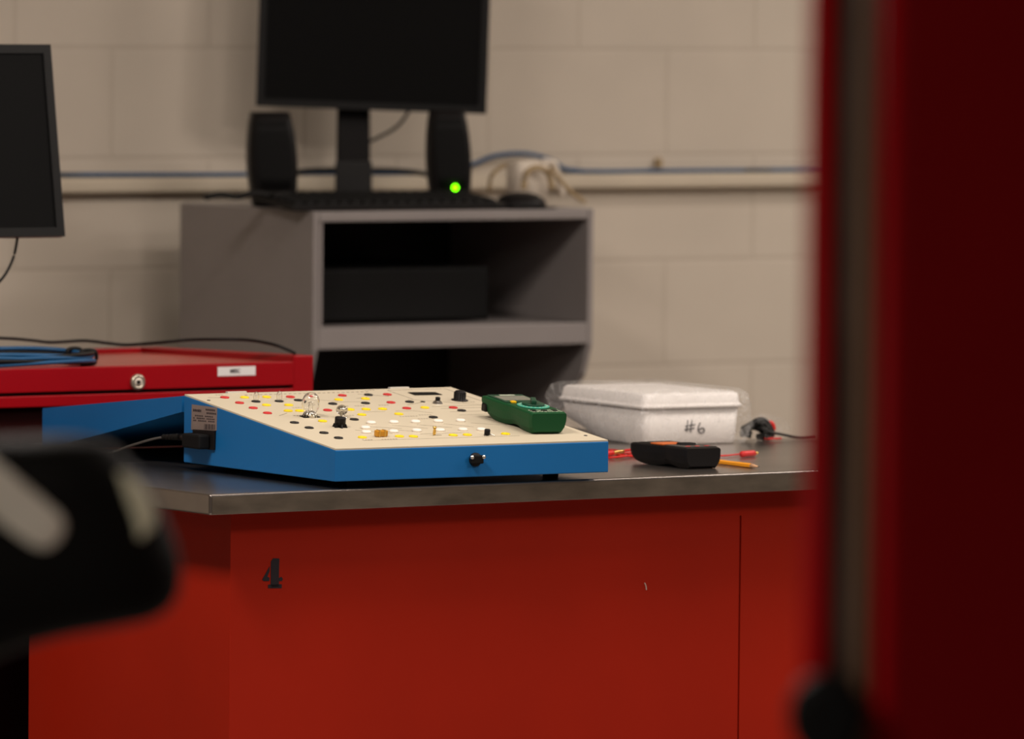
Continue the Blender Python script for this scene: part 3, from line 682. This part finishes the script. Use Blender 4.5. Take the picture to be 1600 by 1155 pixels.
tip = np.array(bz(1187, 729.5, .0037)); far0 = np.array(bz(1128, 722.5, .0037)); dr = (far0 - tip); dr /= np.linalg.norm(dr)
ft = Fr(tip, math.atan2(dr[1], dr[0]))
t = thing('pencil', 'orange sharpened pencil lying beside the black multimeter', 'pencil', ft)
MX = Matrix.Rotation(R(90), 4, 'Y')
MB().lathe([(.0036, .022), (.0036, .165)], MX, n=6).build('shaft', M['pencil'], t)
MB().lathe([(.0009, .004), (.0036, .022)], MX, n=12).build('sharpened_wood', M['wood'], t)
MB().lathe([(.0002, 0), (.0009, .004)], MX, n=8).build('lead_point', M['cable_grey'], t)

# ------------------------------------------------------------------ white case in plastic
fc = Fr((.2024, 10.549, BZ + .0006), R(30)); cw, cdp, ch = .178, .262, .0795
t = thing('storage_case', 'white plastic storage case marked with a handwritten number, wrapped in clear plastic', 'case', fc)
def crise(y): u = max(0, (y - .11) / (cdp - .11)); return .030 * (u * u * (3 - 2 * u))
rings = []
for (z, ins) in ((0, .009), (.003, .0065), (.056, .003)):
    r = rring(cw - 2 * ins, cdp - 2 * ins, .012, z, cw / 2, cdp / 2, n=6)
    # extra points along the long sides so the underside can rise
    out = []
    for i in range(len(r)):
        a = r[i]; b = r[(i + 1) % len(r)]; out.append(a)
        if abs(a[1] - b[1]) > .1:
            for k in range(1, 10): out.append(tuple(a[j_] + (b[j_] - a[j_]) * k / 10 for j_ in range(3)))
    rings.append([(x, y, z_ + crise(y) * (1 - z_ / .056)) for x, y, z_ in out])
MB().loft(rings).build('base', M['casew'], t)
MB().loft([rring(cw + .004 - 2 * i_, cdp + .004 - 2 * i_, .014, z, cw / 2, cdp / 2, n=6) for z, i_ in ((.0562, .001), (.0575, 0), (.0605, 0), (.0612, .002), (.064, .003), (.0765, .005), (.0795, .009))]).build('lid', M['casew'], t)
mb = MB()
def cpt(x, y): p = fc.hit(850 + x * .21875, 590 + y * .21875, 1, .0045); return p
for st in (((1027, 302), (1019, 385)), ((1056, 298), (1046, 392)), ((1010, 348), (1078, 336)), ((1006, 374), (1074, 360)), ((1116, 322), (1104, 352), (1102, 378), (1116, 396), (1138, 392), (1146, 374), (1132, 360), (1110, 372))):
    mb.tube([cpt(*s) for s in st], .0009, n=6, sub=4)
k_ = mb.build('handwritten_number', M['ink'], t); tag(k_, 'handwritten #6 in black marker')
# plastic bag round it
rnd = random.Random(3)
def crumple(p, amp, s=1.0):
    x, y, z = [v * s for v in p]
    n_ = math.sin(x * 130 + 3 * math.sin(z * 90)) * .5 + math.sin(y * 95 + z * 140 + 2 * math.sin(x * 60)) * .5 + math.sin((x + y + z) * 210) * .35
    return amp * n_
def bag(name, x0, x1, y0, y1, zb_fn, h, amp, fr, label, nx=44, nz=14, bul=.01, fm='film'):
    rings = []
    for k in range(nz + 1):
        u = k / nz; z = u * h; ins = -bul * math.sin(math.pi * u) * .6 + (.0 if u < .92 else (u - .92) * .10)
        r = rring((x1 - x0) - 2 * ins, (y1 - y0) - 2 * ins, .016, z, (x0 + x1) / 2, (y0 + y1) / 2, n=4)
        out = []
        for i in range(len(r)):
            a = r[i]; b = r[(i + 1) % len(r)]; out.append(a)
            if i % 4 == 3:
                for q_ in range(1, 12): out.append(tuple(a[j_] + (b[j_] - a[j_]) * q_ / 12 for j_ in range(3)))
        cx_, cy_ = (x0 + x1) / 2, (y0 + y1) / 2; o2 = []
        for (x, y, z_) in out:
            n_ = crumple((x, y, z_), amp); dx, dy = x - cx_, y - cy_; l_ = math.hypot(dx, dy)
            o2.append((x + dx / l_ * n_, y + dy / l_ * n_, z_ + zb_fn(y) * (1 - z_ / h) + (abs(n_) * .5 if k else 0)))
        rings.append(o2)
    mb = MB().loft(rings, cap=False); n0 = len(rings[0])
    cz = sum(p[2] for p in rings[-1]) / n0
    mid = [tuple(.5 * a + .5 * b for a, b in zip(p, ((x0 + x1) / 2, (y0 + y1) / 2, cz + .004))) for p in rings[-1]]
    mid = [(x, y, z + crumple((x, y, z), amp * .8)) for x, y, z in mid]
    mb.loft([rings[-1], mid], cap=False); mb.add(mid + [((x0 + x1) / 2, (y0 + y1) / 2, cz + .005)], [(i, (i + 1) % n0, n0) for i in range(n0)], True)
    o = place(mb.build(name, M[fm], None), fr); return tag(o, label, 'plastic bag')
bag('plastic_bag', -.009, cw + .009, -.006, cdp + .016, lambda y: crise(y) * .95 + .0006, .084, .0022, fc, 'crumpled clear plastic bag wrapped around the white case')
# small clear bag of leads at the right of the case
q = FB.w(FB.hit(1188, 689, 2, BZ)); fb2 = Fr((q[0], q[1], BZ + .0006), R(32))
t = thing('test_lead_bundle', 'bundle of black and red test leads in a clear bag right of the white case', 'test leads', fb2)
for k in range(5):
    MB().tube([(-.030 + .002 * k, .006 * k - .010, .006), (-.022, .006 * k - .010, .026 - .002 * k), (-.002, .005 * k - .008, .032 - .003 * k), (.012, .004 * k - .008, .020 - .002 * k), (.016, .004 * k - .006, .006), (.0, .004 * k - .010, .0055)], .0050).build('black_lead', M['wire_black'], t)
MB().tube([(.020, -.002, .006), (.024, .0, .018), (.021, .002, .026), (.014, .004, .024)], .0042).build('red_lead', M['wire_red'], t)
MB().tube([(.0, -.012, .0035), (.02, -.012, .003), (.032, -.010, .003)], .0018).build('red_lead', M['wire_red'], t)
pts = [fb2.hit(x, y, 1, -.012) for x, y in ((1190, 669), (1203, 675), (1222, 679), (1250, 684))]
MB().tube(pts + [(pts[-1][0] + .03, -.012, .004)], .0022).build('black_lead', M['wire_black'], t)
bag('plastic_bag', -.036, .036, -.022, .020, lambda y: 0, .036, .0022, Fr((q[0], q[1], BZ + .0006), R(32)), 'small clear plastic bag around the black and red test leads', fm='film_thin')

# ------------------------------------------------------------------ red tool cabinet behind
FK = Fr((-.3114, 10.85, 0), R(33.5))
zc = 1.0292
pr = FK.hit(234, 542, 1, .48); zr_ = pr[2]
xl = -1.15; PW = .037
z1 = FK.hit(458, 565, 1, 0)[2]; zg0 = FK.hit(455, 602, 1, 0)[2]; zg1 = FK.hit(455, 607, 1, 0)[2]; zl = FK.hit(0, 638, 1, 0)[2]
t = thing('tool_cabinet', 'red steel tool cabinet with a key lock and white label behind the workbench', 'tool cabinet', FK)
KD = .48
MB().prism([(0, zl), (0, zc), (KD, zr_), (KD, zl)], 0, -PW, 0).build('side_panel', M['red'], t, bevel=.002)
MB().box(xl, xl + PW, 0, KD, zl, zc).build('side_panel', M['red'], t, bevel=.002)
MB().box(xl + PW, -PW, KD - .012, KD, zl, zr_).build('back_panel', M['red'], t, bevel=.002)
MB().prism([(.004, z1 - .006), (.004, z1 - .001), (KD - .012, zr_ - .008), (KD - .012, zr_ - .013)], 0, xl + PW, -PW).build('top_panel', mat('top_red_sheen', (.48, .075, .055), .22, var=.15, scale=5), t)  # paler, dusty red with the reflected sheen put into the colour
k_ = MB().box(xl + PW, -PW, -.001, .012, zg0, z1).build('drawer', M['red'], t, bevel=.0015)
MB().box(xl + PW, -PW, -.001, .012, zl, zg1).build('drawer', M['red'], t, bevel=.0015)
MB().box(xl + PW, -PW, .012, KD - .012, zl, zg0 - .001).build('inner_box', M['darkgrey'], t)
MB().box(xl + .01, -.02, .02, KD - .01, .08, zl).build('lower_body', mat('shaded_maroon', (.02, .003, .003), .6, spec=.06), t)  # shade below the drawers put into the colour
for x in (xl + .06, -.10):
    for y in (.06, KD - .08): MB().lathe([(.03, -.012), (.03, .012)], Matrix.Translation((x, y, .031)) @ Matrix.Rotation(R(90), 4, 'Y'), n=20).build('caster', M['rubber'], t)
MB().box(xl + .03, -.06, .03, KD - .03, .06, .08).build('caster_frame', M['darkgrey'], t)
q = FK.hit(214, 597, 1, -.001)
MR = Matrix.Translation((q[0], -.001, q[2])) @ Matrix.Rotation(R(90), 4, 'X')
k2 = MB().lathe([(.0125, 0), (.0125, .004), (.0105, .006), (.0075, .006), (.0070, .004)], MR, n=32).build('lock', mat('lock_nickel', (.5, .45, .36), .3, .8), k_)
MB().lathe([(.0068, .003), (.0068, .0055)], MR, n=24).build('lock_core', M['beige'], k_); MB().box(q[0] - .0035, q[0] + .002, -.0085, -.006, q[2] - .0025, q[2] + .003).build('keyhole', M['black'], k_)
a = FK.hit(340, 588, 1, -.001); b = FK.hit(399, 572, 1, -.001)
o = MB().box(a[0], b[0], -.0016, -.001, (a[2]), (b[2] - .0)).build('label_strip', M['label'], k_); tag(o, 'white label reading MISC')
text_mesh('MISC', .0085, 'label_text', M['ink'], k_, Matrix.Translation(((a[0] + b[0]) / 2 - .003, -.0019, (a[2] + b[2]) / 2)) @ Matrix.Rotation(R(90), 4, 'X'), font_bold=True)
# left monitor on the tool cabinet
q = FK.hit(102, 369, 1, .10); wq = FK.w(q); wd = .50
yawm = R(33); cx_ = wq - np.array([math.cos(yawm), math.sin(yawm), 0]) * wd / 2
ztop_tray = z1
fm = Fr((cx_[0], cx_[1], ztop_tray), yawm)
t = monitor('black computer monitor standing on the red tool cabinet at the left', fm, wd, .300, R(9.5), 0, wq[2] - ztop_tray, .014)
MB().hexa([(-.03, .17, .012), (.03, .17, .012), (.03, .19, .012), (-.03, .19, .012)], [(-.03, .06, .26), (.03, .06, .26), (.03, .075, .26), (-.03, .075, .26)]).build('neck', M['black'], t, bevel=.004)
MB().loft([rring(.26, .13, .04, z, 0, .20) for z in (.0, .010)] + [rring(.24, .11, .04, .014, 0, .20)]).build('base', M['black'], t)
pm = [fm.M.T @ (FK.w(FK.hit(x, y, 1, .13)) - fm.o) for x, y in ((28, 360), (26, 380), (20, 405), (6, 432), (-20, 460))]
MB().tube(pm, .0022).build('cable', M['wire_black'], t)
pc = [FK.hit(x, y, 1, d_) for x, y, d_ in ((-40, 528, .30), (13, 529, .30), (50, 532, .30), (81, 535, .30), (130, 532.5, .29), (165, 536, .27), (195, 539, .25), (230, 537, .22), (260, 534.5, .19), (300, 531, .16), (341, 530.5, .12), (380, 531, .09), (406, 534, .06), (432, 540, .03), (455, 549, .012), (461, 553, .006))]
cable('video_cable', pc, .0026, M['wire_black'], 'thin black cable arching over the top of the red tool cabinet', FK)
# coiled cables
cc = FK.hit(-50, 566, 2, z1); fcoil = Fr(FK.w((cc[0], .088, z1 + .0002)), FK.yaw)
t = thing('cable_coil', 'coil of blue and black network cable on the red tool cabinet', 'cable coil', fcoil)
rn = random.Random(5)
for k in range(9):
    rr_ = .158 - .006 * (k % 3) ; z = .005 + .0032 * (k // 2); ph = rn.random() * 6; N = 20
    pts = []
    for i in range(N):
        a_ = 2 * math.pi * i / N; r2 = rr_ + .006 * math.sin(2 * a_ + ph); zz = z + .0035 * math.sin(a_ * 2 + ph)
        pts.append((r2 * math.cos(a_), r2 * math.sin(a_) * .54, max(zz, .003)))
    MB().tube(pts, .0033, closed=True, sub=4, n=8).build('loop', M['cable_blue'] if k % 2 == 0 else M['wire_black'], t)
for k, (x, y) in enumerate(((.142, .02), (.138, -.03))):
    MB().tube([(x - .012, y, .001), (x + .012, y, .002), (x + .012, y, .020), (x - .012, y, .020)], .003, closed=True, n=8).build('tie', M['wire_black'], t)

# ------------------------------------------------------------------ foreground: dark housing at the left, red locker at the right
YF = 5.4
def fg(x, y, Y=YF): r = ray(x, y); return CAM + r * (Y / r[1])
ctr = fg(20, 840); fh = Fr((ctr[0], YF, 0), R(0))
t = thing('equipment_housing', 'black rounded equipment housing with painted-on pale highlights, out of focus at the left', 'equipment housing', fh)
outl = [(40, 682), (110, 680), (168, 692), (212, 730), (245, 782), (272, 840), (284, 895), (274, 940), (240, 968), (180, 982), (110, 994), (40, 1012), (-40, 1040), (-160, 1050), (-260, 980), (-280, 860), (-240, 750), (-150, 700), (-50, 686)]
pts0 = [fg(*p) for p in outl]
N = 76; loop = []
P_ = [Vector(p) for p in pts0]
for i in range(len(P_)):
    p0, p1, p2, p3 = P_[i - 1], P_[i], P_[(i + 1) % len(P_)], P_[(i + 2) % len(P_)]
    for k in range(4):
        u = k / 4; loop.append(.5 * ((2 * p1) + (-p0 + p2) * u + (2 * p0 - 5 * p1 + 4 * p2 - p3) * u * u + (-p0 + 3 * p1 - 3 * p2 + p3) * u ** 3))
cen = Vector(fg(10, 850)); rings = []
for k in range(15):
    a_ = R(-86 + 172 * k / 14); s_ = math.cos(a_) ** .6; dy = math.sin(a_) * .05
    rings.append([((cen.x + (p.x - cen.x) * s_) - fh.o[0], dy, cen.z + (p.z - cen.z) * s_) for p in loop])
MB().loft(rings).build('shell', mat('housing_black', (.006, .006, .0055), .6, spec=.08), t)
def surf(x, y, d): q = fg(x, y, YF + d); return np.array([q[0] - fh.o[0], d, q[2]])
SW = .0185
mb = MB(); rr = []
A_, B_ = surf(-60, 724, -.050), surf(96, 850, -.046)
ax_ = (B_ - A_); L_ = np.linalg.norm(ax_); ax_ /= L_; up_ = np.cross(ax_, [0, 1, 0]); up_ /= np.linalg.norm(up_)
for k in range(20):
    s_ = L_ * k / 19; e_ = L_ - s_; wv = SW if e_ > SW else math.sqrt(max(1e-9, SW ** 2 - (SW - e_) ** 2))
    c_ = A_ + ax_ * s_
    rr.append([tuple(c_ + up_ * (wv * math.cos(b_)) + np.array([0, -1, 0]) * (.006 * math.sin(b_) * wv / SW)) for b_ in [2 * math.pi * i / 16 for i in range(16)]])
tag(mb.loft(rr).build('reflection', M['palehighlight'], t), 'painted-on pale reflection')  # pale piece stands in for light reflected on the black shell
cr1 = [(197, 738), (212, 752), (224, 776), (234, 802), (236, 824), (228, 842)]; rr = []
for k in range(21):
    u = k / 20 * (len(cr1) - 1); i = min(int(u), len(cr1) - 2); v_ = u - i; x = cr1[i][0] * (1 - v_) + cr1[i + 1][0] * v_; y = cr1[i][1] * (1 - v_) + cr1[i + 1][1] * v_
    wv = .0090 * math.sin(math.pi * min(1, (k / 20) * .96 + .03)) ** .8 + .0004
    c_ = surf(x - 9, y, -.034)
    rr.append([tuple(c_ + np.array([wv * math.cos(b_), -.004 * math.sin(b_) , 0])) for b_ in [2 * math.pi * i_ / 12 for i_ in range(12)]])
tag(MB().loft(rr).build('crescent_highlight', mat('crescent_highlight_grey', (.78, .78, .58), .4), t), 'painted-on pale crescent highlight')  # highlight along the shell's rim, built as a pale piece
sx_ = fg(-210, 900)[0] - fh.o[0]
MB().box(sx_ - .02, sx_ + .02, -.02, .02, .02, 1.2).build('post', M['darkgrey'], t)
MB().box(sx_ - .2, sx_ + .1, -.2, .2, 0, .02).build('foot_plate', M['darkgrey'], t)

YF = 4.6
fl = Fr((0.25, YF, 0), 0)
t = thing('tool_locker', 'tall red steel locker edge, out of focus at the right', 'locker', fl)
LX = fl.o[0]
def lx(p, Y=YF): return fg(p, 577, Y)[0] - LX
H_ = 2.0
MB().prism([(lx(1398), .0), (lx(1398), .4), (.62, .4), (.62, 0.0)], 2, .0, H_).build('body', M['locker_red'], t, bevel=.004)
MB().lathe([(.0075, .0), (.0075, H_)], Matrix.Translation((lx(1386), .006, 0)), n=24).build('door_edge', M['locker_lit'], t)
MB().lathe([(.0095, .0), (.0095, H_)], Matrix.Translation((lx(1280), .006, 0)), n=24).build('door_flange', M['locker_lit'], t)
k_ = MB().box(lx(1290), lx(1380), .010, .018, .0, H_).build('hinge_channel', M['hinge_metal'], t)
MB().lathe([(.0065, .05), (.0065, H_ - .05)], Matrix.Translation((lx(1352), .002, 0)), n=16).build('hinge_rod', mat('rod_brown', (.16, .085, .045), .5, .3), t)
zz = fg(1320, 975)[2]; MB().box(lx(1305), lx(1350), -.004, .006, zz - .014, zz + .014).build('bracket', M['hinge_metal'], t, bevel=.002)
zz = fg(1320, 910)[2]; MB().box(lx(1312), lx(1345), -.003, .006, zz - .007, zz + .007).build('bolt', M['rubber'], t, bevel=.002)
zz = fg(1320, 1060)[2]; q = fg(1292, 1122, YF - .02)
MB().loft([[(q[0] - LX + .026 * s_ * math.cos(b_), -.03 + d_, q[2] + .030 * s_ * math.sin(b_)) for b_ in [2 * math.pi * i / 24 for i in range(24)]] for d_, s_ in ((0, .7), (.004, .95), (.012, 1), (.024, 1))]).build('latch_handle', M['rubber'], t)
